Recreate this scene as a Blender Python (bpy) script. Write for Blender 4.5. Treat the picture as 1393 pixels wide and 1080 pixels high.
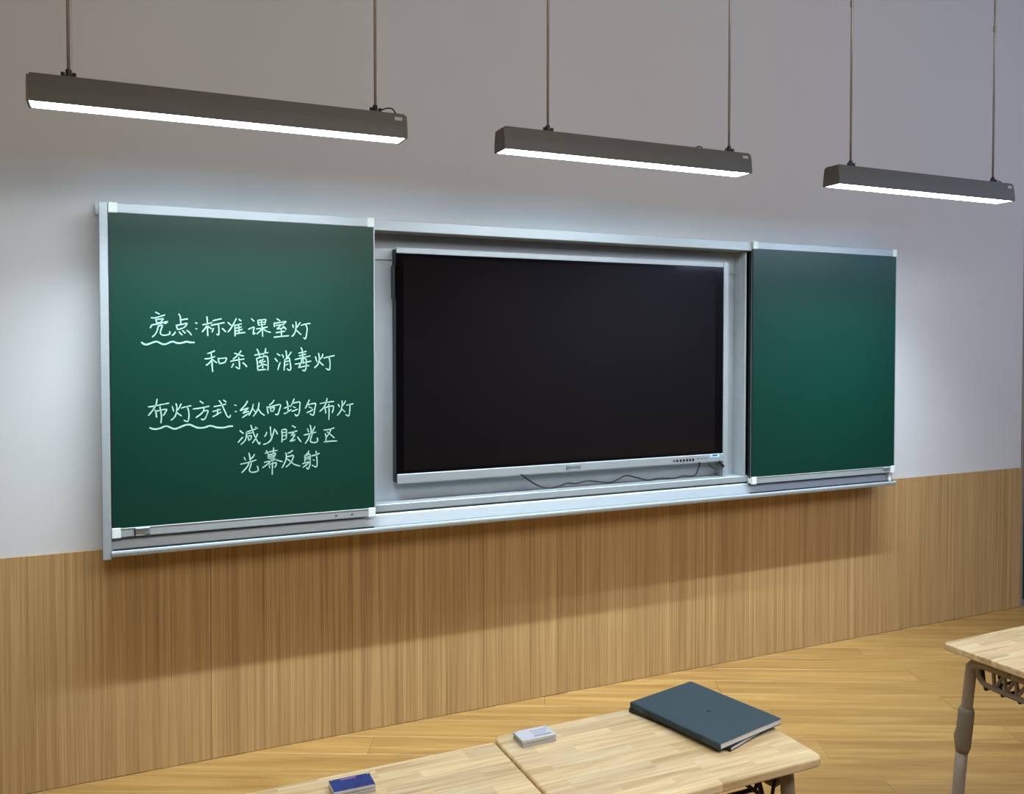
import bpy, bmesh, math, random
from mathutils import Vector, Matrix
random.seed(7)
for o in list(bpy.data.objects):
    bpy.data.objects.remove(o)
SC = bpy.context.scene
COL = SC.collection
PI = math.pi

# ------------------------------------------------------------------ camera
cd = bpy.data.cameras.new('camera')
cam = bpy.data.objects.new('camera', cd); COL.objects.link(cam)
YAW, PITCH, FPX, CY = 0.425691, 0.0253669, 1178.0, 496.35
cd.sensor_fit = 'HORIZONTAL'; cd.sensor_width = 36.0
cd.lens = FPX / 1393.0 * 36.0
cd.shift_y = -(540.0 - CY) / 1393.0
cam.location = (0.0, -3.691, 1.70)
cam.rotation_euler = (PI / 2 - PITCH, 0, -YAW)
cd.clip_start = 0.05
SC.camera = cam

# ------------------------------------------------------------------ light and exposure
w = bpy.data.worlds.new('world'); SC.world = w; w.use_nodes = True
w.node_tree.nodes['Background'].inputs[0].default_value = (0.55, 0.6, 0.7, 1)
w.node_tree.nodes['Background'].inputs[1].default_value = 0.1
SC.view_settings.view_transform = 'Standard'
SC.view_settings.look = 'None'
SC.view_settings.exposure = 0.0
SC.view_settings.gamma = 1.0
SC.view_settings.use_curve_mapping = False
SC.cycles.use_denoising = True
SC.cycles.max_bounces = 8

def area(name, loc, aim, sx, sy, power, col, spread=180):
    l = bpy.data.lights.new(name, 'AREA'); l.shape = 'RECTANGLE'
    l.size, l.size_y, l.energy, l.color = sx, sy, power, col
    l.spread = math.radians(spread)
    o = bpy.data.objects.new(name, l); COL.objects.link(o)
    o.location = loc
    o.rotation_euler = (Vector(aim) - Vector(loc)).to_track_quat('-Z', 'Y').to_euler()
    return o
LAMP_STRENGTH = 39.0          # glow of the diffusers
STRIP_POWER = 13.6           # LED strip in each pendant lamp, aimed down at the board
area('warm_ceiling_light', (-2.4, -4.4, 3.6), (-0.9, -0.6, 2.4), 3.0, 0.9, 16, (1.0, 0.80, 0.42))
area('neutral_ceiling_light', (2.2, -4.6, 3.6), (2.2, -0.6, 2.4), 4.5, 0.9, 68, (1.0, 0.95, 0.93))
area('classroom_light', (0.9, -2.9, 2.95), (0.9, -2.6, 0), 2.6, 0.4, 11.5, (0.95, 0.98, 1.0), 120)
area('classroom_light', (3.6, -2.9, 2.95), (3.6, -2.6, 0), 2.6, 0.4, 8.5, (0.95, 0.98, 1.0), 120)
area('cool_ceiling_light', (6.6, -3.2, 3.9), (4.8, -0.4, 2.4), 3.0, 3.0, 84, (0.50, 0.64, 1.0))
area('hall_light', (8.8, -7.0, 3.6), (8.8, -9.0, 1.2), 2.0, 0.8, 110, (0.45, 0.60, 1.0))

# ------------------------------------------------------------------ material helpers
def s2l(c):
    return tuple(((v / 255) / 12.92 if v / 255 <= 0.04045 else ((v / 255 + 0.055) / 1.055) ** 2.4) for v in c) + (1,)

def newmat(name):
    m = bpy.data.materials.new(name); m.use_nodes = True
    nt = m.node_tree; b = nt.nodes['Principled BSDF']
    return m, nt, b

def plain(name, rgb, rough=0.5, metal=0.0, var=0.04, scale=30.0, bump=0.0, spec=0.5, stretch=(1, 1, 1)):
    m, nt, b = newmat(name)
    b.inputs['Roughness'].default_value = rough
    b.inputs['Metallic'].default_value = metal
    b.inputs['Specular IOR Level'].default_value = spec
    tc = nt.nodes.new('ShaderNodeTexCoord'); mp = nt.nodes.new('ShaderNodeMapping')
    mp.inputs['Scale'].default_value = stretch
    nz = nt.nodes.new('ShaderNodeTexNoise'); nz.inputs['Scale'].default_value = scale; nz.inputs['Detail'].default_value = 4
    r = nt.nodes.new('ShaderNodeValToRGB')
    c = s2l(rgb)
    r.color_ramp.elements[0].position = 0.3; r.color_ramp.elements[1].position = 0.7
    r.color_ramp.elements[0].color = tuple(x * (1 - var) for x in c[:3]) + (1,)
    r.color_ramp.elements[1].color = tuple(min(1, x * (1 + var)) for x in c[:3]) + (1,)
    L = nt.links
    L.new(tc.outputs['Object'], mp.inputs[0]); L.new(mp.outputs[0], nz.inputs['Vector'])
    L.new(nz.outputs['Fac'], r.inputs[0]); L.new(r.outputs[0], b.inputs['Base Color'])
    if bump:
        bp = nt.nodes.new('ShaderNodeBump'); bp.inputs['Strength'].default_value = bump; bp.inputs['Distance'].default_value = 0.002
        L.new(nz.outputs['Fac'], bp.inputs['Height']); L.new(bp.outputs[0], b.inputs['Normal'])
    return m

def wood(name, stops, coarse, fine, rough=0.45, rnd=0.12, coord='Object', fmix=0.35, offs=True, warp=0.6, spec=0.4, brick=None, bump=0.05):
    """grain from two noises: coarse = mapping scale of the figure, fine = mapping scale of the pores"""
    m, nt, b = newmat(name); L = nt.links; N = nt.nodes
    b.inputs['Roughness'].default_value = rough
    b.inputs['Specular IOR Level'].default_value = spec
    tc = N.new('ShaderNodeTexCoord'); oi = N.new('ShaderNodeObjectInfo')
    src = tc.outputs[coord]
    if offs:
        add = N.new('ShaderNodeVectorMath'); add.operation = 'ADD'
        mul = N.new('ShaderNodeVectorMath'); mul.operation = 'SCALE'
        cx = N.new('ShaderNodeCombineXYZ')
        for i in range(3): L.new(oi.outputs['Random'], cx.inputs[i])
        L.new(cx.outputs[0], mul.inputs[0]); mul.inputs['Scale'].default_value = 37.0
        L.new(src, add.inputs[0]); L.new(mul.outputs[0], add.inputs[1]); src = add.outputs[0]
    if brick:
        # staves: random offset per stave from a brick texture's grey value
        bt = N.new('ShaderNodeTexBrick'); bt.offset = 0.42; bt.squash = 1
        bt.inputs['Color1'].default_value = (0, 0, 0, 1); bt.inputs['Color2'].default_value = (1, 1, 1, 1)
        bt.inputs['Mortar'].default_value = (0.5, 0.5, 0.5, 1)
        bt.inputs['Scale'].default_value = 1.0; bt.inputs['Mortar Size'].default_value = 0.0005
        bt.inputs['Bias'].default_value = 0.0; bt.inputs['Mortar Smooth'].default_value = 0.2
        bt.inputs['Brick Width'].default_value = brick[0]; bt.inputs['Row Height'].default_value = brick[1]
        L.new(src, bt.inputs['Vector'])
        sc = N.new('ShaderNodeVectorMath'); sc.operation = 'SCALE'; sc.inputs['Scale'].default_value = 9.0
        L.new(bt.outputs['Color'], sc.inputs[0])
        ad = N.new('ShaderNodeVectorMath'); ad.operation = 'ADD'
        L.new(src, ad.inputs[0]); L.new(sc.outputs[0], ad.inputs[1]); src = ad.outputs[0]
    m1 = N.new('ShaderNodeMapping'); m1.inputs['Scale'].default_value = coarse; L.new(src, m1.inputs[0])
    n1 = N.new('ShaderNodeTexNoise'); n1.inputs['Scale'].default_value = 1.0; n1.inputs['Detail'].default_value = 5; n1.inputs['Roughness'].default_value = 0.55
    n1.inputs['Distortion'].default_value = warp; L.new(m1.outputs[0], n1.inputs['Vector'])
    m2 = N.new('ShaderNodeMapping'); m2.inputs['Scale'].default_value = fine; L.new(src, m2.inputs[0])
    n2 = N.new('ShaderNodeTexNoise'); n2.inputs['Scale'].default_value = 1.0; n2.inputs['Detail'].default_value = 3; L.new(m2.outputs[0], n2.inputs['Vector'])
    mx = N.new('ShaderNodeMix'); mx.data_type = 'FLOAT'; mx.inputs[0].default_value = fmix
    L.new(n1.outputs['Fac'], mx.inputs[2]); L.new(n2.outputs['Fac'], mx.inputs[3])
    r = N.new('ShaderNodeValToRGB'); e = r.color_ramp.elements
    e[0].position = 0.32; e[0].color = s2l(stops[0]); e[1].position = 0.66; e[1].color = s2l(stops[-1])
    if len(stops) > 2:
        k = e.new(0.5); k.color = s2l(stops[1])
    L.new(mx.outputs[0], r.inputs[0])
    col = r.outputs[0]
    if brick:
        bm = N.new('ShaderNodeMapRange'); L.new(bt.outputs['Color'], bm.inputs['Value'])
        bm.inputs['To Min'].default_value = 0.87; bm.inputs['To Max'].default_value = 1.05
        hs = N.new('ShaderNodeHueSaturation'); L.new(bm.outputs[0], hs.inputs['Value']); L.new(col, hs.inputs['Color']); col = hs.outputs[0]
    hs = N.new('ShaderNodeHueSaturation')
    mr = N.new('ShaderNodeMapRange'); L.new(oi.outputs['Random'], mr.inputs['Value'])
    mr.inputs['To Min'].default_value = 1 - rnd; mr.inputs['To Max'].default_value = 1 + rnd
    L.new(mr.outputs[0], hs.inputs['Value']); L.new(col, hs.inputs['Color']); L.new(hs.outputs[0], b.inputs['Base Color'])
    if bump:
        bp = N.new('ShaderNodeBump'); bp.inputs['Strength'].default_value = bump; bp.inputs['Distance'].default_value = 0.001
        L.new(mx.outputs[0], bp.inputs['Height']); L.new(bp.outputs[0], b.inputs['Normal'])
    return m

def emis(name, rgb, strength):
    m, nt, b = newmat(name)
    b.inputs['Base Color'].default_value = (0.8, 0.8, 0.8, 1)
    b.inputs['Emission Color'].default_value = rgb + (1,)
    b.inputs['Emission Strength'].default_value = strength
    return m

M = {}
M['wall'] = plain('wall_paint', (212, 214, 216), 0.75, var=0.012, scale=3, bump=0.0)
M['ceiling'] = plain('ceiling_paint', (185, 180, 172), 0.9, var=0.02, scale=4)
M['back'] = plain('back_wall_paint', (134, 126, 122), 0.8, var=0.08, scale=1.2)
M['wainscot'] = wood('oak_veneer', [(148, 116, 72), (182, 148, 100), (204, 171, 119)], (55, 55, 0.35), (190, 190, 1.6), 0.5, rnd=0.015, fmix=0.55, warp=0.15, spec=0.35)
M['plank'] = wood('oak_floor_plank', [(140, 102, 53), (163, 125, 69), (182, 146, 85)], (0.9, 14, 14), (4, 120, 120), 0.38, rnd=0.06, fmix=0.3, warp=1.1, spec=0.45)
M['floor'] = wood('oak_floor_beyond', [(140, 102, 53), (163, 125, 69), (182, 146, 85)], (0.9, 14, 14), (4, 120, 120), 0.4, rnd=0.0, fmix=0.3, warp=1.1, brick=(1.3, 0.163), offs=False)
M['desktop'] = wood('rubberwood_staves', [(206, 171, 118), (238, 211, 163), (252, 236, 195)], (3.0, 45, 45), (8, 260, 260), 0.42, rnd=0.02, fmix=0.25, warp=0.5, brick=(0.21, 0.045))
M['alu'] = plain('brushed_aluminium', (172, 181, 185), 0.45, 0.4, var=0.05, scale=60, stretch=(0.3, 6, 6))
M['alu_matt'] = plain('matt_aluminium_sheet', (178, 186, 190), 0.55, 0.2, var=0.03, scale=20)
M['cap'] = plain('translucent_corner_plastic', (222, 232, 228), 0.4, 0, var=0.03, scale=50)
M['green'] = plain('green_chalk_enamel', (1, 52, 40), 0.35, 0, var=0.05, scale=2.2, spec=0.5)
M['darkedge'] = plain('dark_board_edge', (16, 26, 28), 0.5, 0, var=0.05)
M['chalk'] = plain('white_chalk', (158, 196, 178), 0.95, 0, var=0.12, scale=420)
M['black_glass'] = plain('black_display_glass', (5, 5, 7), 0.09, 0, var=0.0, spec=0.5)
M['screen'] = plain('dark_lcd_panel', (18, 15, 16), 0.06, 0, var=0.0, spec=0.6)
M['black_plastic'] = plain('black_plastic', (16, 18, 22), 0.45, 0, var=0.05)
M['logo'] = plain('grey_print', (74, 82, 92), 0.6)
M['sticker'] = plain('pale_blue_sticker', (178, 218, 236), 0.5)
M['sticker_blue'] = plain('blue_sticker_print', (40, 92, 140), 0.5)
M['cable'] = plain('black_rubber', (14, 18, 20), 0.5)
M['lamp_metal'] = plain('grey_lamp_aluminium', (92, 91, 84), 0.5, 0.1, var=0.04, scale=60, stretch=(0.3, 6, 6))
M['lamp_cap'] = plain('grey_lamp_end_cap', (104, 98, 90), 0.5, 0.1, var=0.03)
M['rod'] = plain('thin_steel_rod', (172, 165, 158), 0.4, 0.4)
M['clamp'] = plain('dark_clamp', (40, 34, 32), 0.4, 0.5)
M['label'] = plain('white_sticker', (190, 190, 184), 0.6)
M['diffuser'] = emis('lit_lamp_diffuser', (0.74, 0.89, 1.0), LAMP_STRENGTH)
M['leg'] = plain('grey_powder_coated_steel', (158, 146, 132), 0.42, 0.1, var=0.03)
M['sleeve'] = plain('grey_plastic_sleeve', (136, 128, 114), 0.5, 0, var=0.03)
M['bracket'] = plain('grey_moulded_plastic', (138, 126, 110), 0.5, 0, var=0.04)
M['dark_steel'] = plain('dark_steel', (46, 40, 38), 0.45, 0.4)
M['book_cover'] = plain('slate_blue_cover', (46, 70, 80), 0.5, 0, var=0.02, scale=20)
M['book_black'] = plain('black_cover', (26, 28, 26), 0.5, 0)
M['paper'] = plain('white_paper', (226, 226, 224), 0.8, 0, var=0.08, scale=300, stretch=(0.1, 0.1, 8))
M['ring'] = plain('dark_metal_ring', (60, 66, 52), 0.35, 0.7)
M['card_blue'] = plain('blue_print', (34, 52, 134), 0.35, 0, var=0.35, scale=60)
M['card_white'] = plain('white_print', (222, 226, 240), 0.4, 0, var=0.01)
M['card_ink'] = plain('grey_blue_ink', (120, 128, 160), 0.6, 0)
M['card_pink'] = plain('pink_ink', (190, 130, 180), 0.6, 0)
M['trim_metal'] = plain('grey_edge_trim', (150, 148, 150), 0.4, 0.3)
M['navy'] = plain('dark_navy_laminate', (16, 18, 34), 0.5)
M['cab_green'] = plain('dark_green_laminate', (16, 66, 40), 0.4)
def acrylic():
    m, nt, b = newmat('clear_acrylic')
    b.inputs['Base Color'].default_value = (0.97, 0.98, 0.97, 1)
    b.inputs['Roughness'].default_value = 0.05
    b.inputs['IOR'].default_value = 1.45
    b.inputs['Transmission Weight'].default_value = 0.55
    return m
M['acrylic'] = acrylic()

# ------------------------------------------------------------------ mesh helpers
def link(name, bm, mat, parent=None, loc=None, smooth=False):
    me = bpy.data.meshes.new(name); bm.normal_update(); bm.to_mesh(me); bm.free()
    me.materials.append(mat)
    if smooth:
        for p in me.polygons: p.use_smooth = True
    o = bpy.data.objects.new(name, me); COL.objects.link(o)
    if parent is not None: o.parent = parent
    if loc is not None: o.location = loc
    return o

def tag(o, label, cat, group=None):
    o['label'] = label; o['category'] = cat
    if group: o['group'] = group
    return o

def thing(name, loc, label, cat, group=None, rz=0.0):
    o = bpy.data.objects.new(name, None); COL.objects.link(o)
    o.location = loc; o.rotation_euler = (0, 0, rz); o.empty_display_size = 0.1
    return tag(o, label, cat, group)

def struct(name, bm, mat, loc=None):
    o = link(name, bm, mat, loc=loc); o['kind'] = 'structure'; return o

def add_box(bm, x0, x1, y0, y1, z0, z1, bev=0.0, seg=1):
    t = bmesh.new()
    bmesh.ops.create_cube(t, size=1.0)
    for v in t.verts:
        v.co = Vector(((x0 + x1) / 2 + v.co.x * (x1 - x0), (y0 + y1) / 2 + v.co.y * (y1 - y0), (z0 + z1) / 2 + v.co.z * (z1 - z0)))
    if bev: bmesh.ops.bevel(t, geom=list(t.edges), offset=bev, segments=seg, affect='EDGES', profile=0.5)
    me = bpy.data.meshes.new('t'); t.to_mesh(me); t.free(); bm.from_mesh(me); bpy.data.meshes.remove(me)
    return bm

def box(x0, x1, y0, y1, z0, z1, bev=0.0, seg=1):
    return add_box(bmesh.new(), x0, x1, y0, y1, z0, z1, bev, seg)

def extrude_profile(bm, pts, axis, a, b):
    """closed polygon pts (u,v) swept along axis: axis 'x' -> (a..b, u, v); axis 'z' -> (u, v, a..b)"""
    f = (lambda t, u, v: (t, u, v)) if axis == 'x' else ((lambda t, u, v: (u, v, t)) if axis == 'z' else (lambda t, u, v: (u, t, v)))
    va = [bm.verts.new(f(a, u, v)) for u, v in pts]; vb = [bm.verts.new(f(b, u, v)) for u, v in pts]
    n = len(pts)
    for i in range(n): bm.faces.new((va[i], va[(i + 1) % n], vb[(i + 1) % n], vb[i]))
    bm.faces.new(va[::-1]); bm.faces.new(vb)
    bmesh.ops.recalc_face_normals(bm, faces=bm.faces[:])
    return bm

def add_tube(bm, pts, r, seg=8, sx=1.0, closed=False):
    """round tube along points; r a number or list"""
    P = [Vector(p) for p in pts]; n = len(P); rings = []
    prev = None
    for i, p in enumerate(P):
        if closed: d = (P[(i + 1) % n] - P[i - 1])
        else: d = (P[min(i + 1, n - 1)] - P[max(i - 1, 0)])
        d.normalize()
        if prev is None:
            up = Vector((0, 0, 1)) if abs(d.z) < 0.9 else Vector((1, 0, 0))
            s = d.cross(up).normalized()
        else:
            s = (prev - d * prev.dot(d)).normalized()
        prev = s; t = d.cross(s)
        rr = r[i] if isinstance(r, (list, tuple)) else r
        rings.append([bm.verts.new(p + s * math.cos(2 * PI * k / seg) * rr * sx + t * math.sin(2 * PI * k / seg) * rr) for k in range(seg)])
    for i in range(n if closed else n - 1):
        A, B = rings[i], rings[(i + 1) % n]
        for k in range(seg): bm.faces.new((A[k], A[(k + 1) % seg], B[(k + 1) % seg], B[k]))
    if not closed:
        bm.faces.new(rings[0][::-1]); bm.faces.new(rings[-1])
    bmesh.ops.recalc_face_normals(bm, faces=bm.faces[:])
    return bm

def smooth_path(pts, n=6):
    P = [Vector(p) for p in pts]; out = []
    for i in range(len(P) - 1):
        p0, p1, p2, p3 = P[max(i - 1, 0)], P[i], P[i + 1], P[min(i + 2, len(P) - 1)]
        for k in range(n):
            t = k / n
            out.append(0.5 * ((2 * p1) + (p2 - p0) * t + (2 * p0 - 5 * p1 + 4 * p2 - p3) * t * t + (3 * p1 - p0 - 3 * p2 + p3) * t ** 3))
    out.append(P[-1]); return out

def ribbon(bm, pts, wid, y0, th, seed=0):
    """chalk stroke on a vertical plane: flat strip of slightly uneven width, pts are (x,z)"""
    rr = random.Random(seed)
    P = [Vector((p[0], p[1])) for p in pts]
    if len(P) > 2:
        P = [Vector((q.x, q.z)) for q in smooth_path([(p.x, 0, p.y) for p in P], 4)]
    n = len(P); L = []
    for i, p in enumerate(P):
        d = (P[min(i + 1, n - 1)] - P[max(i - 1, 0)])
        if d.length < 1e-6: d = Vector((1, 0))
        d.normalize(); s = Vector((-d.y, d.x))
        e = min(i, n - 1 - i) / max(1, n - 1)
        w_ = wid * 0.5 * (0.86 + 0.28 * rr.random()) * (0.8 if i in (0, n - 1) else 1)
        if i == 0: p = p - d * wid * 0.35
        if i == n - 1: p = p + d * wid * 0.35
        L.append((p + s * w_, p - s * w_))
    F = [[bm.verts.new((q.x, y0, q.y)) for q in pr] for pr in L]
    B = [[bm.verts.new((q.x, y0 + th, q.y)) for q in pr] for pr in L]
    for i in range(n - 1):
        bm.faces.new((F[i][0], F[i][1], F[i + 1][1], F[i + 1][0]))
        bm.faces.new((F[i][0], F[i + 1][0], B[i + 1][0], B[i][0]))
        bm.faces.new((F[i][1], B[i][1], B[i + 1][1], F[i + 1][1]))
    bm.faces.new((F[0][0], B[0][0], B[0][1], F[0][1])); bm.faces.new((F[-1][0], F[-1][1], B[-1][1], B[-1][0]))
    return bm

def copy_tree(o, parent=None):
    c = o.copy(); COL.objects.link(c)
    if parent is not None: c.parent = parent
    for ch in list(o.children): copy_tree(ch, c)
    return c

# ------------------------------------------------------------------ room shell
XL, XR, YB, YF, ZC = -4.5, 5.272, -9.0, 0.0, 4.0      # left wall, end of board wall, back wall, board wall, ceiling
XH = 11.0                                            # far side of the hall beyond the board wall's end
struct('floor', box(XL - 0.1, XH + 0.1, YB - 0.1, 2.6, -0.12, -0.006), M['floor']).rotation_euler = (0, 0, 0)
FLOOR = bpy.data.objects['floor']
struct('ceiling', box(XL - 0.1, XH + 0.1, YB - 0.1, 2.6, ZC, ZC + 0.1), M['ceiling'])
wf = struct('wall_front', box(XL, XR - 0.004, 0.010, 0.16, -0.006, ZC), M['wall'])
struct('wall_left', box(XL - 0.1, XL, YB, 0.16, -0.006, ZC), M['wall'])
struct('wall_back', box(XL - 0.1, XH + 0.1, YB - 0.1, YB, -0.006, ZC), M['back'])
struct('wall_right', box(XH, XH + 0.1, YB, 2.6, -0.006, ZC), M['back'])
struct('wall_far', box(XR, XH + 0.1, 2.5, 2.6, -0.006, ZC), M['back'])
# metal edge trim at the wall's right-hand end, full height
struct('trim_1', box(XR - 0.004, XR + 0.010, -0.004, 0.16, -0.004, ZC, 0.001), M['trim_metal'])
# wainscot: oak veneer sheets 1.2 m wide on the board wall
WT = 0.900
xs = [0.327 + 1.2 * k for k in range(-4, 5)] + [XR - 0.004]
xs = [x for x in xs if x > XL]; xs = [XL + 0.001] + xs
for a, b in zip(xs[:-1], xs[1:]):
    o = link('wainscot_panel', box(a + 0.0006, b - 0.0006, 0.0, 0.0101, 0.0005, WT, 0.0007), M['wainscot'], wf)
# floor planks, laid at a slant, each one its own board
ANG = math.radians(-25.7); PW = 0.163; PL = 1.9
dx, dy = Vector((math.cos(ANG), math.sin(ANG))), Vector((-math.sin(ANG), math.cos(ANG)))
def clip(poly, nrm, d):
    out = []
    for i in range(len(poly)):
        A, B = poly[i], poly[(i + 1) % len(poly)]
        da, db = A.dot(nrm) - d, B.dot(nrm) - d
        if da <= 0: out.append(A)
        if (da < 0 < db) or (db < 0 < da): out.append(A + (B - A) * (da / (da - db)))
    return out
region = [((1, 0), 6.2), ((-1, 0), 0.9), ((0, 1), -0.0012), ((0, -1), 3.9)]
region2 = [((1, 0), 6.2), ((-1, 0), -XR - 0.012), ((0, 1), 1.2), ((0, -1), 0.0012)]
rp = random.Random(11)
def plank(poly):
    c = sum(poly, Vector((0, 0))) / len(poly)
    loc = [Vector(((p - c).dot(dx), (p - c).dot(dy))) for p in poly]
    ar = abs(sum(loc[i].x * loc[(i + 1) % len(loc)].y - loc[(i + 1) % len(loc)].x * loc[i].y for i in range(len(loc)))) / 2
    if ar < 0.0006: return
    bm = bmesh.new(); n = len(loc); g = 0.0014
    cc = Vector((0, 0))
    top = []
    for p in loc:
        q = p - cc; k = max(0.0, 1 - g / max(q.length, 0.02)); top.append(Vector((p.x - (g if p.x > 0 else -g), p.y * (1 - g / max(abs(p.y), 0.02)) if abs(p.y) > 0.02 else p.y)))
    vb = [bm.verts.new((p.x, p.y, -0.0055)) for p in loc]
    vm = [bm.verts.new((p.x, p.y, -0.0012)) for p in loc]
    vt = [bm.verts.new((p.x, p.y, 0.0)) for p in top]
    for i in range(n):
        j = (i + 1) % n
        bm.faces.new((vb[i], vb[j], vm[j], vm[i])); bm.faces.new((vm[i], vm[j], vt[j], vt[i]))
    bm.faces.new(vt); bm.faces.new(vb[::-1])
    bmesh.ops.recalc_face_normals(bm, faces=bm.faces[:])
    o = link('floor_plank', bm, M['plank'], FLOOR, (c.x, c.y, 0)); o.rotation_euler = (0, 0, ANG)
for row in range(-30, 40):
    s0 = 0.037 + row * PW; off = (row * 0.47 % 1) * PL + rp.uniform(-0.1, 0.1)
    for k in range(-8, 9):
        a0 = off + k * PL
        base = [dx * a + dy * s for a, s in ((a0 + 0.0004, s0 + 0.0004), (a0 + PL - 0.0004, s0 + 0.0004), (a0 + PL - 0.0004, s0 + PW - 0.0004), (a0 + 0.0004, s0 + PW - 0.0004))]
        for reg in (region, region2):
            q = base
            for nn, d in reg:
                q = clip(q, Vector(nn), d)
                if len(q) < 3: break
            if len(q) >= 3: plank(q)

# ------------------------------------------------------------------ chalkboard housing fixed to the wall
X0, X1 = -0.064, 3.967
HB = thing('chalkboard_housing', (0, -0.001, 0), 'long silver aluminium wall frame with open middle bay, tracks and chalk tray', 'board frame')
ox = HB.location
def hp(name, bm, mat, label=None):
    bmesh.ops.translate(bm, verts=bm.verts[:], vec=-Vector(ox))
    o = link(name, bm, mat, HB)
    if label: o['label'] = label
    return o
hp('side_frame', box(X0, X0 + 0.030, -0.158, 0.0, 0.893, 2.219, 0.002), M['alu'])
hp('side_frame', box(X1 - 0.016, X1, -0.140, 0.0, 0.905, 2.205, 0.002), M['alu'])
hp('header_rail', box(X0 + 0.031, X1 - 0.017, -0.146, 0.0, 2.172, 2.2165, 0.002), M['alu'])
hp('back_panel', box(X0 + 0.031, X1 - 0.017, -0.028, 0.0, 0.935, 2.1715), M['alu_matt'])
# fixed dark board sheets behind the sliding boards
hp('fixed_board', box(X0 + 0.032, 0.93, -0.060, -0.0285, 1.013, 2.171), M['green'], 'dark green fixed board hidden behind the sliding one')
hp('fixed_board', box(2.975, X1 - 0.018, -0.060, -0.0285, 1.013, 2.171), M['green'], 'dark green fixed board hidden behind the sliding one')
# jambs of the middle bay with vertical ribs
def jamb(x0, x1, face):
    bm = box(x0, x1, -0.120, -0.0285, 1.0125, 2.1715, 0.001)
    for y in (-0.114, -0.106, -0.075):
        xa = x0 if face < 0 else x1
        add_box(bm, xa - 0.0025, xa + 0.0025, y - 0.0015, y + 0.0015, 1.0125, 2.1715)
    return bm
hp('jamb', jamb(0.931, 0.947, 1), M['alu_matt']); hp('jamb', jamb(2.940, 2.946, -1), M['alu_matt'])
hp('inner_trim', box(0.9475, 2.9395, -0.036, -0.0285, 2.060, 2.107, 0.001), M['alu'])
hp('inner_trim', box(2.824, 2.854, -0.092, -0.0285, 1.0125, 2.113, 0.001), M['alu'])
# sill shelf with upright front, dark groove and sloping track face above the tray
hp('sill', extrude_profile(bmesh.new(), [(-0.0285, 1.012), (-0.120, 1.012), (-0.1215, 1.010), (-0.1215, 0.983), (-0.110, 0.983), (-0.110, 0.976), (-0.0285, 0.976)], 'x', X0 + 0.031, X1 - 0.017), M['alu'])
hp('track_groove', box(X0 + 0.031, X1 - 0.017, -0.112, -0.0285, 0.9735, 0.9755), M['darkedge'])
hp('track_face', extrude_profile(bmesh.new(), [(-0.0285, 0.973), (-0.1205, 0.973), (-0.1245, 0.968), (-0.1375, 0.926), (-0.1375, 0.916), (-0.0285, 0.916)], 'x', X0 + 0.031, X1 - 0.017), M['alu'])
hp('chalk_tray', extrude_profile(bmesh.new(), [(-0.002, 0.9155), (-0.150, 0.9155), (-0.158, 0.917), (-0.158, 0.9235), (-0.163, 0.9255), (-0.1695, 0.922), (-0.1705, 0.916), (-0.168, 0.9055), (-0.163, 0.9025), (-0.002, 0.9025)], 'x', X0 + 0.031, X1 - 0.0005), M['alu'])
hp('tray_end', box(X1 - 0.034, X1 - 0.0175, -0.150, -0.120, 0.924, 0.972, 0.001), M['cap'])
hp('wall_bracket', box(X0 - 0.016, X0 - 0.001, -0.012, 0.0, 2.190, 2.235, 0.001), M['alu'])
for xa, xb in ((0.035, 0.058), (0.62, 0.66), (3.074, 3.171), (3.69, 3.74)):
    hp('rail_clip', box(xa, xb, -0.140, -0.10, 2.2168, 2.2200, 0.0008), M['trim_metal'])

# ------------------------------------------------------------------ sliding green boards
def sliding(xa, xb, label):
    t = thing('sliding_chalkboard', ((xa + xb) / 2, -0.15, 0.972), label, 'chalkboard', 'sliding green chalkboards')
    L = Vector(t.location)
    def p(name, bm, mat, lab=None):
        bmesh.ops.translate(bm, verts=bm.verts[:], vec=-L); o = link(name, bm, mat, t)
        if lab: o['label'] = lab
        return o
    p('board_surface', box(xa + 0.004, xb - 0.004, -0.1560, -0.1475, 1.0085, 2.184), M['green'])
    p('board_edge', box(xa, xa + 0.0038, -0.1555, -0.1475, 1.011, 2.180), M['darkedge'], 'dark left edge of the board')
    p('side_trim', box(xb - 0.0038, xb + 0.001, -0.1560, -0.1475, 1.011, 2.180), M['alu'])
    p('top_rail', box(xa, xb, -0.158, -0.1475, 2.182, 2.2175, 0.0015), M['alu'])
    b = extrude_profile(bmesh.new(), [(-0.1475, 1.008), (-0.1585, 1.008), (-0.1595, 1.006), (-0.157, 1.000), (-0.157, 0.975), (-0.1475, 0.972)], 'x', xa + 0.0125, xb - 0.0125)
    p('bottom_rail', b, M['alu'])
    p('shade_strip', box(xa + 0.004, xb - 0.004, -0.1495, -0.1390, 0.9215, 0.9275), M['darkedge'])  # added dark strip painting the shadow line between board and tray lip
    for x in (xa, xb - 0.012 - 0.018):
        w_ = 0.030
        p('corner_cap', box(x - 0.0005, x + w_, -0.1605, -0.1478, 0.971, 1.0095, 0.002), M['cap'], 'white plastic corner cap')
        p('corner_cap', box(x - 0.0005, x + w_, -0.1600, -0.1478, 2.181, 2.2205, 0.002), M['cap'], 'white plastic corner cap')
    return t, p
SB1, p1 = sliding(-0.032, 0.973, 'left sliding green board with white chalk handwriting, beside the black display')
p1('latch', box(0.048, 0.098, -0.1640, -0.1575, 0.999, 1.0055, 0.001), M['alu'])
p1('latch_pin', box(0.044, 0.049, -0.1640, -0.1575, 0.975, 1.0055, 0.001), M['dark_steel'])
p1('latch_pin', box(0.080, 0.098, -0.1640, -0.1575, 0.976, 0.984, 0.001), M['logo'])
p1('rail_screw', box(0.802, 0.812, -0.1580, -0.1565, 0.985, 0.992, 0.0005), M['logo'])
p1('rail_screw', box(0.868, 0.878, -0.1580, -0.1565, 0.985, 0.992, 0.0005), M['logo'])
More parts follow.
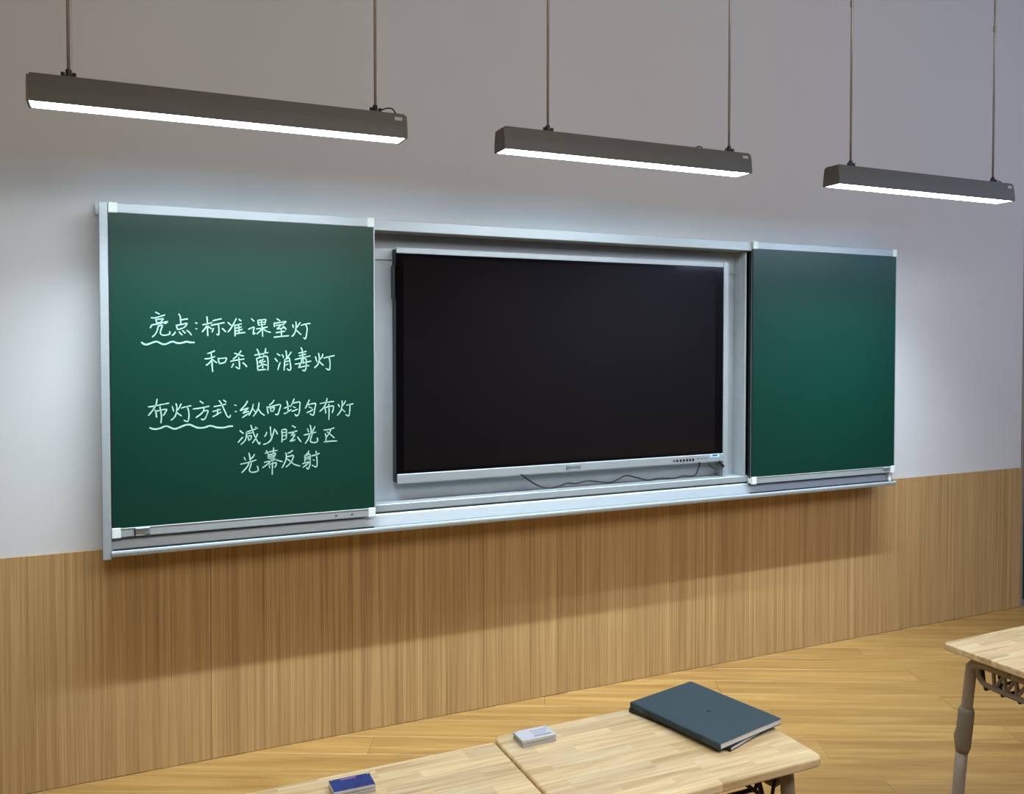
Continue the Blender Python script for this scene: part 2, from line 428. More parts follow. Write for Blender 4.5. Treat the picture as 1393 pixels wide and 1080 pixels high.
SB2, p2 = sliding(2.957, 3.965, 'right sliding green board, empty of writing, at the right end of the frame')
# the right board's dark back half seen at its left end
p2('board_edge', box(2.9575, 2.9615, -0.1470, -0.1225, 1.015, 2.170), M['darkedge'], 'black backing edge of the board')
p2('edge_strip', box(2.9565, 2.9572, -0.1480, -0.1455, 1.011, 2.215), M['alu'])
p2('roller_block', box(2.957, 2.975, -0.1470, -0.1250, 0.975, 1.000, 0.001), M['cap'])
p2('roller_block', box(2.957, 2.975, -0.1490, -0.1470, 2.2205, 2.226, 0.0005), M['cap'])
p2('latch', box(3.876, 3.925, -0.1640, -0.1575, 0.999, 1.0055, 0.001), M['alu'])

CHALK = [
 [[(126,1816),(134,1812),(139,1809)],[(111,1795),(120,1794),(133,1797),(158,1806)],[(126,1789),(128,1782),(130,1775)],[(127,1788),(140,1790),(153,1792),(148,1785),(145,1780)],[(130,1776),(147,1779)],[(113,1769),(110,1762),(107,1757)],[(113,1768),(140,1773),(154,1778),(168,1781),(163,1776),(158,1773)],[(135,1765),(133,1754),(128,1739),(121,1729),(114,1723)],[(136,1764),(149,1767),(145,1752),(142,1738),(147,1731),(158,1729),(173,1733),(176,1737),(175,1743)]],
 [[(208,1810),(213,1800),(214,1787),(215,1770)],[(215,1787),(226,1790),(239,1792)],[(198,1768),(200,1761),(203,1751)],[(198,1767),(220,1771),(237,1775),(232,1765),(225,1758)],[(203,1751),(215,1754),(226,1759)],[(195,1742),(190,1734),(184,1729)],[(209,1742),(213,1737),(219,1731)],[(221,1747),(226,1742),(230,1738)],[(237,1748),(246,1740),(252,1731)]],
 [[(268,1777),(273,1776)],[(269,1754),(272,1754)]],
 [[(294,1770),(311,1774),(327,1778)],[(309,1801),(311,1785),(311,1756),(312,1728)],[(311,1771),(303,1757),(292,1743)],[(312,1767),(318,1760),(326,1755)],[(332,1786),(346,1790),(362,1794)],[(325,1768),(342,1772),(373,1779)],[(351,1774),(353,1755),(352,1732),(345,1734)],[(333,1756),(330,1748),(328,1742)],[(366,1756),(372,1750),(378,1744)]],
 [[(387,1780),(392,1775),(398,1769)],[(418,1795),(408,1775),(397,1756),(387,1743)],[(412,1770),(413,1752),(413,1727)],[(429,1793),(432,1789),(436,1787)],[(413,1768),(425,1772),(437,1775)],[(425,1772),(428,1758),(428,1740)],[(415,1758),(426,1760),(437,1763)],[(415,1747),(428,1749),(440,1754)],[(414,1736),(432,1739),(450,1741)]],
 [[(476,1795),(480,1791),(485,1786)],[(464,1754),(475,1759),(485,1762),(483,1749),(482,1734),(489,1739)],[(499,1790),(500,1781),(503,1770)],[(499,1789),(515,1791),(530,1793),(529,1784),(527,1776)],[(502,1780),(528,1783)],[(503,1770),(527,1774)],[(515,1791),(515,1775),(517,1750),(518,1726)],[(494,1755),(517,1759),(536,1763)],[(515,1756),(507,1746),(496,1736)],[(520,1756),(532,1747),(548,1742)]],
 [[(574,1796),(580,1792),(585,1789)],[(563,1780),(563,1772),(564,1765)],[(563,1778),(587,1782),(608,1786),(604,1780),(597,1775)],[(570,1770),(587,1772),(601,1775)],[(588,1771),(581,1763),(574,1756),(588,1758),(601,1761)],[(597,1767),(604,1762),(609,1755)],[(590,1757),(591,1742),(591,1727)],[(570,1741),(589,1744),(604,1747)],[(562,1723),(581,1725),(619,1729)]],
 [[(635,1773),(637,1767),(638,1761)],[(648,1785),(649,1768),(646,1748),(639,1733),(632,1727)],[(665,1782),(658,1772),(653,1763)],[(651,1750),(660,1741),(668,1734)],[(669,1771),(686,1776),(705,1779)],[(687,1775),(693,1757),(690,1735),(686,1717),(679,1721)]],
 [[(311,1659),(323,1663),(336,1669)],[(301,1639),(316,1640),(337,1647)],[(324,1658),(326,1639),(327,1610),(329,1589)],[(326,1636),(317,1623),(306,1614)],[(329,1636),(336,1629),(344,1624)],[(349,1641),(351,1630),(354,1620)],[(349,1639),(365,1640),(380,1641),(378,1632),(374,1624)],[(355,1620),(363,1621),(373,1624)]],
 [[(435,1669),(426,1656),(415,1645),(405,1637)],[(410,1660),(422,1656),(434,1651),(444,1649)],[(396,1628),(414,1632),(446,1637)],[(426,1643),(428,1628),(429,1608)],[(429,1603),(427,1599),(421,1602),(415,1606)],[(406,1618),(402,1610),(399,1605)],[(442,1622),(450,1615),(456,1607)]],
 [[(487,1652),(511,1656),(538,1662)],[(496,1675),(501,1665),(505,1648)],[(529,1678),(528,1667),(520,1652)],[(494,1639),(497,1619),(498,1592)],[(497,1640),(515,1644),(534,1646),(538,1620),(537,1592)],[(520,1636),(512,1631),(505,1628)],[(504,1623),(515,1624),(527,1627)],[(516,1633),(517,1616),(517,1601)],[(516,1621),(509,1611),(500,1606)],[(518,1616),(525,1614),(532,1612)],[(498,1592),(515,1594),(528,1595)]],
 [[(574,1657),(579,1653),(585,1649)],[(565,1638),(569,1633),(574,1626)],[(585,1621),(580,1608),(576,1593)],[(608,1668),(610,1656),(611,1639)],[(593,1653),(597,1647),(598,1641)],[(629,1664),(624,1656),(614,1642)],[(603,1634),(602,1613),(600,1591)],[(602,1634),(612,1637),(621,1639),(624,1620),(627,1600),(622,1590),(612,1596)],[(605,1625),(620,1628)],[(605,1611),(615,1615)]],
 [[(659,1659),(673,1662),(688,1666)],[(661,1648),(674,1651),(686,1655)],[(668,1681),(672,1672),(674,1657),(675,1641)],[(644,1633),(671,1640),(704,1647)],[(671,1634),(667,1619),(658,1600)],[(669,1634),(687,1636),(688,1615),(687,1598),(682,1587),(674,1590)],[(645,1615),(671,1619),(707,1626)],[(676,1631),(678,1617)],[(658,1600),(677,1605),(699,1608)]],
 [[(726,1644),(728,1635),(731,1625)],[(738,1658),(741,1644),(740,1627),(733,1610),(722,1600)],[(756,1654),(752,1643),(742,1631)],[(743,1623),(750,1615),(758,1609)],[(759,1638),(778,1643),(802,1648)],[(781,1643),(784,1627),(785,1607),(782,1590),(769,1595)]],
 [[(97,1459),(121,1462),(147,1467),(169,1471)],[(128,1487),(125,1470),(114,1448),(98,1427)],[(120,1446),(124,1434),(126,1419)],[(121,1441),(138,1445),(161,1448),(157,1437),(150,1425)],[(138,1458),(141,1438),(143,1420),(141,1397)]],
 [[(181,1458),(184,1449),(186,1440)],[(195,1468),(198,1454),(196,1435),(190,1418),(177,1406)],[(213,1467),(208,1456),(201,1444)],[(198,1434),(206,1427),(214,1421)],[(214,1451),(228,1455),(248,1459)],[(235,1456),(240,1438),(241,1419),(236,1399),(223,1404)]],
 [[(282,1475),(288,1471),(293,1467)],[(256,1446),(283,1449),(314,1455)],[(296,1449),(293,1436),(282,1424),(267,1413)],[(292,1436),(310,1438),(306,1422),(299,1408),(291,1403),(286,1407)]],
 [[(333,1453),(353,1456),(376,1461)],[(328,1434),(341,1437),(356,1441)],[(347,1443),(346,1434),(344,1427)],[(328,1414),(342,1421),(358,1431)],[(352,1476),(359,1465),(369,1442),(380,1416),(389,1409),(393,1417)],[(368,1477),(373,1473),(377,1470)]],
 [[(409,1457),(415,1455)],[(411,1432),(416,1431)]],
 [[(458,1471),(449,1455),(430,1435),(444,1439),(461,1444),(451,1434),(440,1423),(454,1428),(463,1430)],[(439,1407),(451,1415),(463,1422)],[(480,1458),(476,1440),(464,1415)],[(479,1440),(487,1428)],[(502,1463),(499,1443),(490,1424),(480,1411)],[(500,1438),(509,1423),(522,1413)]],
 [[(560,1471),(553,1461),(542,1453)],[(532,1446),(535,1431),(537,1419)],[(532,1443),(558,1449),(585,1453),(581,1433),(575,1415),(565,1415)],[(544,1440),(547,1433),(548,1426)],[(545,1439),(561,1443),(558,1431)],[(548,1426),(558,1429)]],
 [[(600,1438),(612,1443),(626,1447)],[(610,1467),(614,1450),(615,1423)],[(599,1416),(614,1423),(627,1432)],[(639,1475),(634,1461),(626,1445)],[(633,1457),(650,1461),(662,1460),(661,1438),(659,1418),(651,1406),(642,1412)],[(636,1443),(644,1439)],[(630,1425),(641,1428),(652,1433)]],
 [[(700,1469),(693,1454),(684,1436)],[(695,1450),(711,1453),(725,1453),(722,1433),(716,1407),(703,1412)],[(698,1441),(710,1435)],[(690,1418),(702,1422),(714,1429)]],
 [[(744,1453),(770,1457),(799,1460)],[(772,1473),(768,1455),(757,1435),(742,1421)],[(761,1437),(765,1426),(766,1413)],[(762,1435),(781,1440),(797,1441),(797,1427),(793,1414)],[(779,1449),(780,1420),(779,1387)]],
 [[(818,1447),(823,1437)],[(834,1462),(834,1444),(829,1422),(814,1402)],[(848,1461),(842,1449),(836,1442)],[(834,1427),(845,1416)],[(853,1443),(866,1446),(879,1448)],[(867,1445),(866,1424),(862,1399),(849,1404)]],
 [[(429,1355),(435,1349),(441,1344)],[(422,1310),(432,1322),(439,1329)],[(453,1349),(453,1332),(447,1315),(432,1301)],[(451,1348),(470,1354),(488,1359)],[(459,1343),(473,1345)],[(458,1333),(462,1314)],[(458,1332),(472,1333),(469,1320)],[(461,1316),(469,1320)],[(470,1375),(476,1356),(485,1330),(501,1299),(504,1306)],[(495,1339),(488,1322),(476,1305)],[(487,1367),(495,1361)]],
 [[(545,1366),(546,1347),(548,1329)],[(531,1344),(528,1336),(523,1329)],[(561,1356),(568,1346),(572,1336)],[(561,1357),(555,1334),(546,1313),(533,1301),(519,1297)]],
 [[(589,1351),(591,1332),(590,1303)],[(589,1351),(606,1353),(608,1338),(606,1314)],[(592,1340),(606,1342)],[(592,1327),(606,1330)],[(592,1311),(606,1315)],[(631,1366),(637,1363),(643,1359)],[(616,1338),(633,1341),(650,1345)],[(639,1341),(628,1329),(624,1326),(639,1330),(644,1333)],[(644,1333),(633,1316),(622,1304),(634,1307),(642,1310)],[(652,1320),(658,1311),(665,1301)]],
 [[(703,1366),(706,1350),(706,1333)],[(692,1352),(696,1340)],[(722,1360),(717,1349),(711,1338)],[(678,1327),(703,1332),(726,1337)],[(701,1330),(695,1311),(683,1293)],[(712,1333),(706,1314),(703,1302),(709,1296),(725,1295),(733,1302),(731,1313)]],
 [[(759,1344),(777,1345),(800,1351)],[(788,1346),(780,1330),(769,1315)],[(772,1336),(785,1325),(800,1311)],[(764,1329),(767,1315),(766,1295)],[(759,1295),(783,1297),(811,1297)]],
 [[(462,1265),(465,1253),(466,1237)],[(444,1249),(449,1238)],[(483,1259),(478,1250),(470,1242)],[(430,1223),(459,1228),(488,1236)],[(462,1227),(454,1210),(435,1190)],[(471,1224),(467,1212),(463,1199),(467,1191),(478,1188),(495,1192),(497,1200),(494,1211)]],
 [[(525,1261),(547,1267),(571,1270)],[(529,1271),(536,1257)],[(557,1281),(557,1270),(556,1262)],[(534,1252),(537,1239)],[(534,1252),(549,1256),(564,1259),(561,1249),(556,1244)],[(537,1246),(560,1251)],[(538,1239),(556,1242)],[(521,1225),(542,1229),(566,1235)],[(547,1234),(537,1220),(514,1204)],[(556,1239),(571,1231),(591,1224)],[(539,1218),(541,1202)],[(539,1215),(554,1219),(567,1221),(566,1211),(561,1203)],[(553,1224),(552,1201),(551,1175)]],
 [[(631,1267),(624,1261),(613,1257)],[(605,1258),(607,1244),(604,1227),(597,1212),(590,1200)],[(611,1243),(623,1245),(635,1246),(630,1229),(619,1213),(606,1202)],[(610,1234),(624,1222),(639,1210),(661,1202)]],
 [[(696,1261),(694,1254),(687,1249)],[(679,1244),(681,1231),(680,1218)],[(679,1243),(690,1246),(701,1248),(702,1229),(701,1206),(694,1188),(688,1193)],[(684,1236),(699,1238)],[(684,1228),(698,1230)],[(672,1211),(687,1215),(702,1220)],[(702,1220),(687,1206),(673,1196)],[(709,1241),(723,1244),(740,1250)],[(726,1259),(728,1238),(730,1214),(728,1196),(719,1197),(710,1203)],[(714,1224),(719,1222)]],
]
UNDERLINES = [
 [(77,1702),(84,1696),(94,1694),(106,1698),(118,1703),(130,1705),(140,1700),(152,1695),(165,1697),(176,1703),(188,1705),(197,1701),(208,1699),(221,1701),(234,1705),(248,1702),(262,1702)],
 [(102,1380),(113,1375),(125,1374),(139,1377),(154,1383),(164,1383),(176,1377),(189,1372),(203,1376),(218,1382),(231,1386),(245,1386),(257,1380),(270,1374),(285,1372),(300,1374),(315,1379),(327,1377),(340,1372),(355,1370),(371,1370),(386,1374),(401,1374)],
]

LB = Vector(SB1.location)
for n, strokes in enumerate(CHALK):
    bm = bmesh.new()
    for k, st in enumerate(strokes):
        ribbon(bm, [(x / 1000 - LB.x, z / 1000 - LB.z) for x, z in st], 0.0046, -0.1564 - LB.y, 0.0004, seed=n * 50 + k)
    link('chalk_character', bm, M['chalk'], SB1)
for n, st in enumerate(UNDERLINES):
    link('chalk_underline', ribbon(bmesh.new(), [(x / 1000 - LB.x, z / 1000 - LB.z) for x, z in st], 0.0060, -0.1564 - LB.y, 0.0004, seed=900 + n), M['chalk'], SB1)

# ------------------------------------------------------------------ large display in the middle bay
TX0, TX1, TZ0, TZ1, TY = 1.084, 2.822, 1.090, 2.111, -0.092
TV = thing('interactive_display', ((TX0 + TX1) / 2, -0.06, TZ0), 'large black interactive flat display with silver bottom bezel, switched off', 'display')
TL = Vector(TV.location)
def tp(name, bm, mat, label=None):
    bmesh.ops.translate(bm, verts=bm.verts[:], vec=-TL); o = link(name, bm, mat, TV)
    if label: o['label'] = label
    return o
tp('body', box(TX0, TX1 - 0.001, -0.084, -0.037, TZ0 + 0.004, TZ1 - 0.006, 0.003), M['black_plastic'])
tp('glass', box(TX0, TX1 - 0.001, TY, -0.0845, 1.133, 2.086, 0.001), M['black_glass'])
tp('screen', box(TX0 + 0.034, TX1 - 0.052, TY - 0.0008, TY - 0.0001, 1.146, 2.070), M['screen'])
tp('top_bezel', box(TX0 + 0.003, TX1 - 0.001, TY - 0.002, -0.0845, 2.0862, TZ1, 0.0015), M['alu'])
tp('bottom_bezel', extrude_profile(bmesh.new(), [(-0.0845, 1.1328), (-0.096, 1.1328), (-0.0975, 1.130), (-0.0965, 1.096), (-0.093, 1.0905), (-0.0845, 1.0905)], 'x', TX0 + 0.004, TX1 - 0.001), M['alu'])
tp('pen_holder', box(1.071, TX0 - 0.0005, -0.088, -0.060, 1.892, 2.034, 0.003, 2), M['black_plastic'])
for x, dz in ((2.518, 0.5), (2.537, 1), (2.558, 1), (2.577, 1), (2.597, 1), (2.615, 1), (2.634, 1)):
    tp('port', box(x - 0.006, x + 0.006, -0.0985, -0.0972, 1.1105 - 0.006 * dz, 1.1105 + 0.006 * dz, 0.0006), M['black_plastic'])
for x in (2.665, 2.689, 2.712):
    tp('button', box(x - 0.007, x + 0.007, -0.0985, -0.0972, 1.113, 1.1165, 0.0006), M['logo'])
st = tp('energy_sticker', box(2.738, 2.796, -0.0984, -0.0974, 1.115, 1.1325), M['sticker'])
tp('energy_sticker', box(2.752, 2.784, -0.0989, -0.0985, 1.122, 1.1300), M['sticker_blue'], 'small blue print on the sticker')
# maker's lettering on the bezel
cu = bpy.data.curves.new('lettering', 'FONT'); cu.body = 'SEWWO'; cu.size = 0.021; cu.extrude = 0.0004; cu.align_x = 'CENTER'; cu.align_y = 'CENTER'
cu.space_character = 1.0
lo = bpy.data.objects.new('lettering', cu); COL.objects.link(lo); lo.parent = TV
bpy.context.view_layer.update()
lme = bpy.data.meshes.new_from_object(lo.evaluated_get(bpy.context.evaluated_depsgraph_get()))
bpy.data.objects.remove(lo); bpy.data.curves.remove(cu)
lme.materials.clear(); lme.materials.append(M['logo'])
lo = bpy.data.objects.new('lettering', lme); COL.objects.link(lo); lo.parent = TV
lo.location = Vector((1.948, -0.0982, 1.1115)) - TL; lo.rotation_euler = (PI / 2, 0, 0)

# cables lying on the sill
cb = [(1.672, 1.092), (1.721, 1.058), (1.77, 1.030), (1.82, 1.022), (1.874, 1.030), (1.912, 1.036), (1.964, 1.030), (2.023, 1.040), (2.124, 1.026), (2.177, 1.036), (2.227, 1.050), (2.26, 1.047), (2.311, 1.033), (2.353, 1.023), (2.418, 1.026), (2.518, 1.019), (2.571, 1.027), (2.638, 1.026), (2.664, 1.062), (2.670, 1.092)]
bm = add_tube(bmesh.new(), smooth_path([(x, -0.106 + 0.010 * math.sin(k * 1.3) if 0 < k < 17 else -0.102, z + 0.005) for k, (x, z) in enumerate(cb)], 5), 0.0040, 6)
tag(link('power_cable', bm, M['cable'], smooth=True), 'long thin black cable lying in waves on the sill under the display', 'cable')
cb = [(2.733, -0.090, 1.088), (2.742, -0.1, 1.072), (2.758, -0.105, 1.061), (2.784, -0.108, 1.054), (2.803, -0.108, 1.057), (2.815, -0.104, 1.069), (2.800, -0.099, 1.092)]
sc_ = link('signal_cable', add_tube(bmesh.new(), smooth_path(cb, 5), 0.0036, 6), M['cable'], smooth=True)
tag(sc_, 'short looped black cable with plug at the lower right corner of the display', 'cable')
bm = add_tube(bmesh.new(), [(2.818, -0.106, 1.066), (2.792, -0.101, 1.094)], 0.0075, 8)
link('plug', bm, M['cable'], sc_)

# ------------------------------------------------------------------ pendant lamps over the board
LH = 0.088
def lamp(xa, xb, yc, z0, rods, label, connectors=(), cable=None, rz=0.0):
    xm = (xa + xb) / 2
    t = thing('pendant_lamp', (xm, yc, z0), label, 'lamp', 'linear lamps over the chalkboard', rz)
    h = (xb - xa) / 2
    prof = [(-0.0500, 0.000), (-0.0500, 0.010), (-0.0490, 0.026), (-0.0470, 0.044), (-0.0440, 0.062), (-0.0395, LH - 0.001), (-0.0380, LH), (0.0380, LH), (0.0395, LH - 0.001), (0.0440, 0.062), (0.0470, 0.044), (0.0490, 0.026), (0.0500, 0.010), (0.0500, 0.000), (0.0440, 0.000), (0.0440, 0.008), (-0.0440, 0.008), (-0.0440, 0.000)]
    link('housing', extrude_profile(bmesh.new(), prof, 'x', -h + 0.006, h - 0.006), M['lamp_metal'], t)
    cap = [(u * 1.0, min(v, LH - 0.006)) for u, v in prof[:14]]
    for a, b in ((-h - 0.002, -h + 0.0055), (h - 0.0055, h + 0.002)):
        link('end_cap', extrude_profile(bmesh.new(), cap, 'x', a, b), M['lamp_cap'], t)
    link('diffuser', box(-h + 0.008, h - 0.008, -0.0438, 0.0438, 0.0015, 0.0075), M['diffuser'], t)
    l = bpy.data.lights.new('led_strip', 'AREA'); l.shape = 'RECTANGLE'; l.size = 2 * h - 0.03; l.size_y = 0.022
    l.energy = STRIP_POWER; l.color = (0.74, 0.89, 1.0); l.spread = math.radians(88)
    lo_ = bpy.data.objects.new('led_strip', l); COL.objects.link(lo_); lo_.parent = t
    lo_.location = (0, 0, -0.006); lo_.rotation_euler = (math.radians(13.5), 0, 0)
    for xr in rods:
        r_ = link('suspension_rod', add_tube(bmesh.new(), [(xr - xm, 0, LH + 0.012), (xr - xm, 0, ZC - z0)], 0.0050, 8), M['rod'], t, smooth=True)
        add = box(xr - xm - 0.020, xr - xm + 0.020, -0.012, 0.012, LH + 0.0002, LH + 0.010, 0.001)
        add_tube(add, [(xr - xm, 0, LH + 0.004), (xr - xm, 0, LH + 0.030)], 0.009, 8)
        add_tube(add, [(xr - xm - 0.016, -0.004, LH + 0.004), (xr - xm - 0.016, -0.004, LH + 0.020)], 0.0065, 6)
        add_tube(add, [(xr - xm + 0.016, -0.004, LH + 0.004), (xr - xm + 0.016, -0.004, LH + 0.020)], 0.0065, 6)
        link('rod_clamp', add, M['clamp'], r_)
        # feed wire running beside the rod
        link('feed_wire', add_tube(bmesh.new(), [(xr - xm + 0.009, 0.004, LH + 0.010), (xr - xm + 0.009, 0.004, ZC - z0)], 0.0012, 5), M['rod'], r_)
    for xr, zz in connectors:
        link('rod_connector', add_tube(bmesh.new(), [(xr - xm, 0, zz - z0 - 0.012), (xr - xm, 0, zz - z0 + 0.014)], 0.0085, 8), M['rod'], t)
    if cable:
        link('lead', add_tube(bmesh.new(), smooth_path([(x - xm, -0.01, LH + q) for x, q in cable], 5), 0.0025, 6), M['clamp'], t)
    link('rating_label', box(h - 0.044, h - 0.016, -0.0448, -0.0425, LH - 0.026, LH - 0.014), M['label'], t).rotation_euler = (0, 0, 0)
    return t
lamp(-0.247, 0.948, -0.64, 2.433, (-0.135, 0.845), 'long grey linear pendant lamp at the upper left, leftmost of the three lit lamps', cable=[(0.862, 0.012), (0.885, 0.022), (0.905, 0.022), (0.918, 0.006), (0.925, -0.002)])
lamp(1.333, 2.500, -0.64, 2.433, (1.537, 2.416), 'grey linear pendant lamp hanging above the display, middle one of the three', cable=[(2.270, 0.000), (2.262, 0.012), (2.240, 0.010), (2.232, 0.000)])
lamp(2.905, 4.055, -0.74, 2.403, (3.017, 3.960), 'grey linear pendant lamp over the right board, rightmost with rod connectors', connectors=((3.017, 3.224), (3.960, 3.25)), cable=[(3.985, 0.012), (4.000, 0.012), (4.012, 0.000)])

# ------------------------------------------------------------------ school desks
ZT = 0.76
def rounded(w_, d_, r, n=6):
    pts = []
    for cx, cy, a0 in ((w_ - r, d_ - r, 0), (r, d_ - r, 90), (r, r, 180), (w_ - r, r, 270)):
        for k in range(n + 1):
            a = math.radians(a0 + 90 * k / n); pts.append((cx + r * math.cos(a), cy + r * math.sin(a)))
    return pts
DW, DD, DT = 0.648, 0.405, 0.022
def desk(x, yfar, label, dz=0.0, rz=0.0, radius=0.022, width=DW, first=None):
    """x = left edge, yfar = edge nearest the board wall"""
    t = thing('school_desk', (x, yfar, 0), label, 'desk', 'school desks in the front row', rz)
    zt = ZT + dz
    bm = extrude_profile(bmesh.new(), [(u, v - DD) for u, v in rounded(width, DD, radius)], 'z', zt - DT, zt)
    ed = [e for e in bm.edges if abs(e.verts[0].co.z - e.verts[1].co.z) < 1e-6 and len(e.link_faces) == 2]
    bmesh.ops.bevel(bm, geom=ed, offset=0.005, segments=3, affect='EDGES', profile=0.5)
    link('desktop', bm, M['desktop'], t)
    zr = zt - DT - 0.020
    for sx, xs_ in (('l', 0.052), ('r', width - 0.052)):
        # one bent tube per side: front leg, rail under the top, rear leg
        for s in (0, 1):
            yt, yb = (-0.062, -0.004) if s == 0 else (-DD + 0.062, -DD + 0.010)
            ym = (-DD / 2 + 0.001) if s == 0 else (-DD / 2 - 0.001)
            path = [(xs_, ym, zr), (xs_, yt + (0.052 if s else -0.052) , zr), (xs_, yt + (0.026 if s else -0.026), zr - 0.004), (xs_, yt + (0.007 if s else -0.007), zr - 0.018), (xs_, yt, zr - 0.045), (xs_, yt + (yb - yt) * 0.45, zr - 0.30)]
            lg = link('leg', add_tube(bmesh.new(), smooth_path(path, 5), 0.0165, 12), M['leg'], t, smooth=True)
            za, zb = zr - 0.155, zr - 0.300
            ya, ybb = yt + (yb - yt) * 0.20, yt + (yb - yt) * 0.46
            sl = bmesh.new()
            add_tube(sl, [(xs_, ya, za), (xs_, ya + (ybb - ya) * 0.08, za - 0.012), (xs_, ya + (ybb - ya) * 0.85, zb + 0.02), (xs_, ybb, zb)], [0.020, 0.0235, 0.0235, 0.019], 12)
            oy = 0.014 if s == 0 else -0.014
            add_tube(sl, [(xs_, ya + oy, za - 0.05), (xs_, ya + oy * 1.3 + (ybb - ya) * 0.5, za - 0.10), (xs_, ybb + oy * 0.8, zb + 0.015)], [0.012, 0.0155, 0.012], 10)
            link('height_sleeve', sl, M['sleeve'], lg, smooth=True)
            link('lower_leg', add_tube(bmesh.new(), [(xs_, yt + (yb - yt) * 0.44, zr - 0.28), (xs_, yb, 0.045)], 0.0180, 12), M['leg'], lg, smooth=True)
        link('foot', add_tube(bmesh.new(), smooth_path([(xs_, 0.012, 0.020), (xs_, -0.01, 0.026), (xs_, -DD / 2, 0.028), (xs_, -DD + 0.01, 0.026), (xs_, -DD - 0.012, 0.020)], 5), 0.0200, 12), M['leg'], t, smooth=True)
        # perforated bracket between rail and tray
        bk = bmesh.new(); zb_ = zr - 0.010
        y0, y1 = -0.088, -DD + 0.088
        loop = [(xs_, y0, zb_), (xs_, y0 - 0.002, zb_ - 0.028), (xs_, y0 - 0.014, zb_ - 0.045), (xs_, y0 - 0.035, zb_ - 0.052), (xs_, (y0 + y1) / 2, zb_ - 0.056), (xs_, y1 + 0.035, zb_ - 0.052), (xs_, y1 + 0.014, zb_ - 0.045), (xs_, y1 + 0.002, zb_ - 0.028), (xs_, y1, zb_)]
        add_tube(bk, smooth_path(loop, 4), 0.0085, 8)
        k = y0 - 0.050
        while k > y1 + 0.02:
            add_tube(bk, [(xs_, k, zb_ - 0.002), (xs_, k - 0.004, zb_ - 0.053)], 0.006, 6)
            add_tube(bk, [(xs_, k - 0.004, zb_ - 0.053), (xs_, k - 0.032, zb_ - 0.006)], 0.005, 6)
            k -= 0.036
        link('side_bracket', bk, M['bracket'], t)
    # open book tray of steel bars under the top
    tr = bmesh.new(); zz = zt - DT - 0.105
    for y in (-0.095, -0.15, -0.205, -0.26, -0.315):
        add_tube(tr, [(0.060, y, zt - DT - 0.030), (0.075, y, zz), (width - 0.075, y, zz), (width - 0.060, y, zt - DT - 0.030)], 0.0055, 6)
    for x_ in (0.09, width / 2, width - 0.09):
        add_tube(tr, [(x_, -0.085, zz + 0.006), (x_, -0.325, zz + 0.006)], 0.005, 6)
    link('book_tray', tr, M['dark_steel'], t)
    link('cross_bar', box(0.058, width - 0.058, -DD / 2 - 0.02, -DD / 2 + 0.02, zr + 0.0045, zt - DT - 0.0005), M['dark_steel'], t)
    link('bag_hook', add_tube(bmesh.new(), smooth_path([(width - 0.11, -DD + 0.10, zz + 0.07), (width - 0.10, -DD + 0.09, zz + 0.01), (width - 0.085, -DD + 0.085, zz - 0.03), (width - 0.06, -DD + 0.085, zz - 0.035), (width - 0.045, -DD + 0.085, zz - 0.005)], 4), 0.006, 6), M['dark_steel'], t)
    return t
desk(0.140, -1.822, 'pale wooden school desk at the bottom left, with the blue card block on it', dz=-0.006, radius=0.010, width=0.6610)
desk(0.803, -1.808, 'pale wooden school desk at the bottom, with two dark notebooks on it')
desk(2.344, -1.792, 'pale wooden school desk at the right edge, grey leg and perforated bracket showing', rz=0.012, radius=0.018)

# ------------------------------------------------------------------ notebooks
def book(name, A, B, C, z0, th, cover, label, Lg=0.297, Wd=0.212, cat='notebook'):
    """A = near-left spine end far, B = far corner, C = far-right; A->D is the spine edge"""
    A, B, C = Vector(A), Vector(B), Vector(C)
    u = (C - B).normalized()
    v = Vector((u.y, -u.x));
    if v.dot(A - B) < 0: v = -v
    t = thing(name, (B.x, B.y, z0), label, cat, 'dark notebooks stacked on the middle desk', math.atan2(u.y, u.x))
    sgn = -1
    link('pages', box(0.002, Lg - 0.002, -Wd + 0.006, -0.002, 0.0012, th - 0.0012), M['paper'], t)
    link('cover', box(0, Lg, -Wd, 0, th - 0.0011, th, 0.0004), cover, t)
    link('back_cover', box(0, Lg, -Wd, 0, 0, 0.0011, 0.0004), cover, t)
    link('spine', box(0, Lg, -Wd - 0.0012, -Wd + 0.003, 0.0, th, 0.0008), cover, t)
    rg = bmesh.new()
    k = 0.055
    while k < Lg - 0.05:
        add_tube(rg, [(k, -Wd - 0.0005 + 0.0032 * math.cos(a), th / 2 + (th / 2 - 0.0008) * math.sin(a)) for a in [2 * PI * i / 10 for i in range(10)]], 0.0009, 4, closed=True)
        k += 0.0085
    o = link('spiral_binding', rg, M['ring'], t); o['kind'] = 'stuff'
    return t
b0 = book('notebook', (1.172, -1.824), (1.373, -1.757), (1.471, -2.040), ZT + 0.0002, 0.0098, M['book_black'], 'thinner black notebook lying underneath on the middle desk')
b1 = book('notebook', (1.174, -1.831), (1.400, -1.776), (1.463, -2.065), ZT + 0.0102, 0.0145, M['book_cover'], 'thick slate blue covered notebook lying on top of the black one', 0.290, 0.228)
# small embossed emblem on the cover
em = bmesh.new()
add_tube(em, [(0.0, 0.004, 0), (0.003, 0.006, 0), (0.005, 0.003, 0), (0.003, 0.0, 0)], 0.0011, 5)
add_tube(em, [(0.007, -0.001, 0), (0.009, 0.004, 0), (0.012, 0.005, 0)], 0.0011, 5)
link('emblem', em, M['book_black'], b1, (0.150, -0.112, 0.0147))

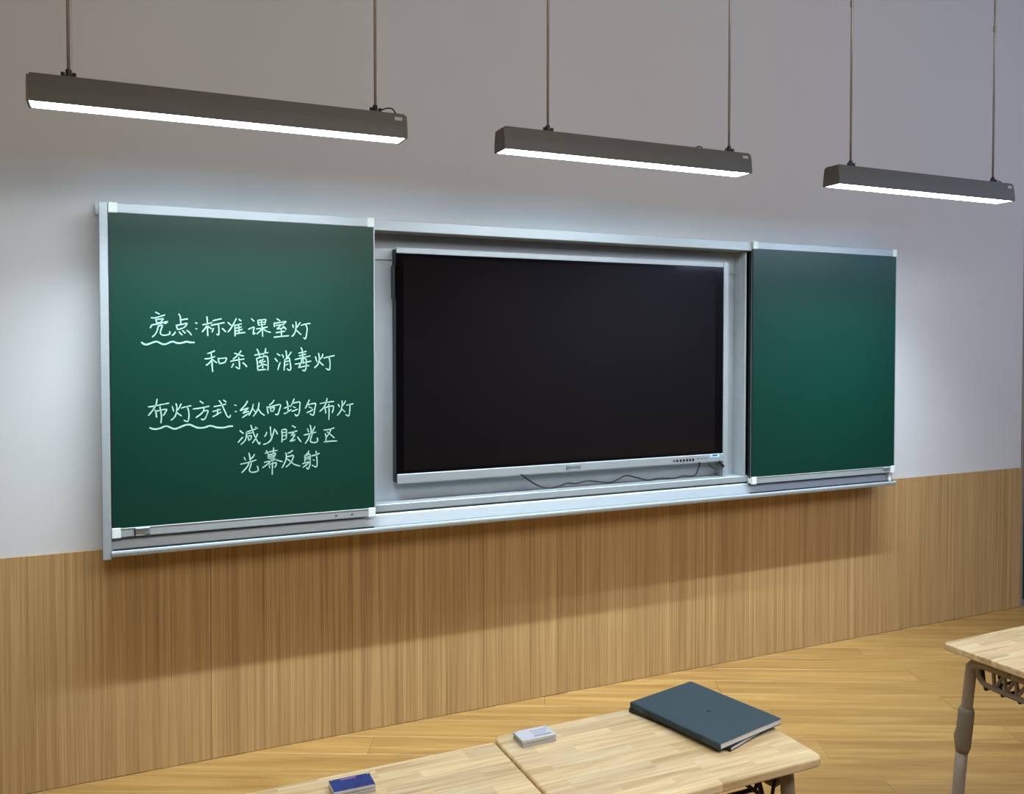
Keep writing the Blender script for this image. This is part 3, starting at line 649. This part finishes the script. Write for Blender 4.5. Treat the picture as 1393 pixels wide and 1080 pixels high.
# ------------------------------------------------------------------ acrylic card blocks
def card(x, y, z, rz, mat, label, kind):
    t = thing('card_block', (x, y, z), label, 'card holder', 'card blocks on the desks', rz)
    W_, D_ = 0.088, 0.053
    link('acrylic_base', box(0, W_, -D_, 0, 0, 0.0075, 0.0006), M['acrylic'], t)
    link('acrylic_lid', box(0, W_, -D_, 0, 0.0095, 0.0165, 0.0006), M['acrylic'], t)
    link('card_stack', box(0.003, W_ - 0.003, -D_ + 0.003, -0.003, 0.0076, 0.0094), M['card_white'], t)
    f = link('printed_card', box(0.0005, W_ - 0.0005, -D_ + 0.0005, -0.0005, 0.0166, 0.0171), mat, t)
    if kind == 'white':
        for a, b, c, d in ((0.036, 0.082, -0.016, -0.014), (0.036, 0.078, -0.024, -0.0225), (0.036, 0.072, -0.032, -0.0305), (0.036, 0.080, -0.043, -0.039)):
            link('print_line', box(a, b, c, d, 0.0172, 0.0173), M['card_ink'], f)
    else:
        link('print_line', box(0.024, 0.056, -0.009, -0.005, 0.0172, 0.0173), M['card_pink'], f)
    for a, b in ((0.005, -0.005), (W_ - 0.005, -0.005)):
        link('screw_cap', add_tube(bmesh.new(), [(a, b, 0.0172), (a, b, 0.0182)], 0.0020, 8), M['alu'], t)
    return t
card(0.395, -1.877, ZT - 0.006, -0.01, M['card_blue'], 'small clear acrylic card block with a dark blue printed card', 'blue')
card(0.842, -1.840, ZT, 0.0, M['card_white'], 'small clear acrylic card block with a white printed card beside the notebooks', 'white')

# ------------------------------------------------------------------ dark cabinet seen past the wall's right-hand end
cbt = thing('display_cabinet', (5.90, 0.30, 0), 'dark navy and green cabinet just past the right end of the wall', 'cabinet')
link('plinth', box(-0.60, 0.60, -0.27, 0.30, 0.0, 0.03), M['trim_metal'], cbt)
link('lower_door', box(-0.60, 0.60, -0.27, 0.30, 0.031, 0.60, 0.003), M['cab_green'], cbt)
link('body', box(-0.60, 0.60, -0.24, 0.30, 0.601, 2.45, 0.003), M['navy'], cbt)
link('rail', box(-0.60, 0.60, -0.275, -0.241, 0.765, 0.785, 0.002), M['trim_metal'], cbt)
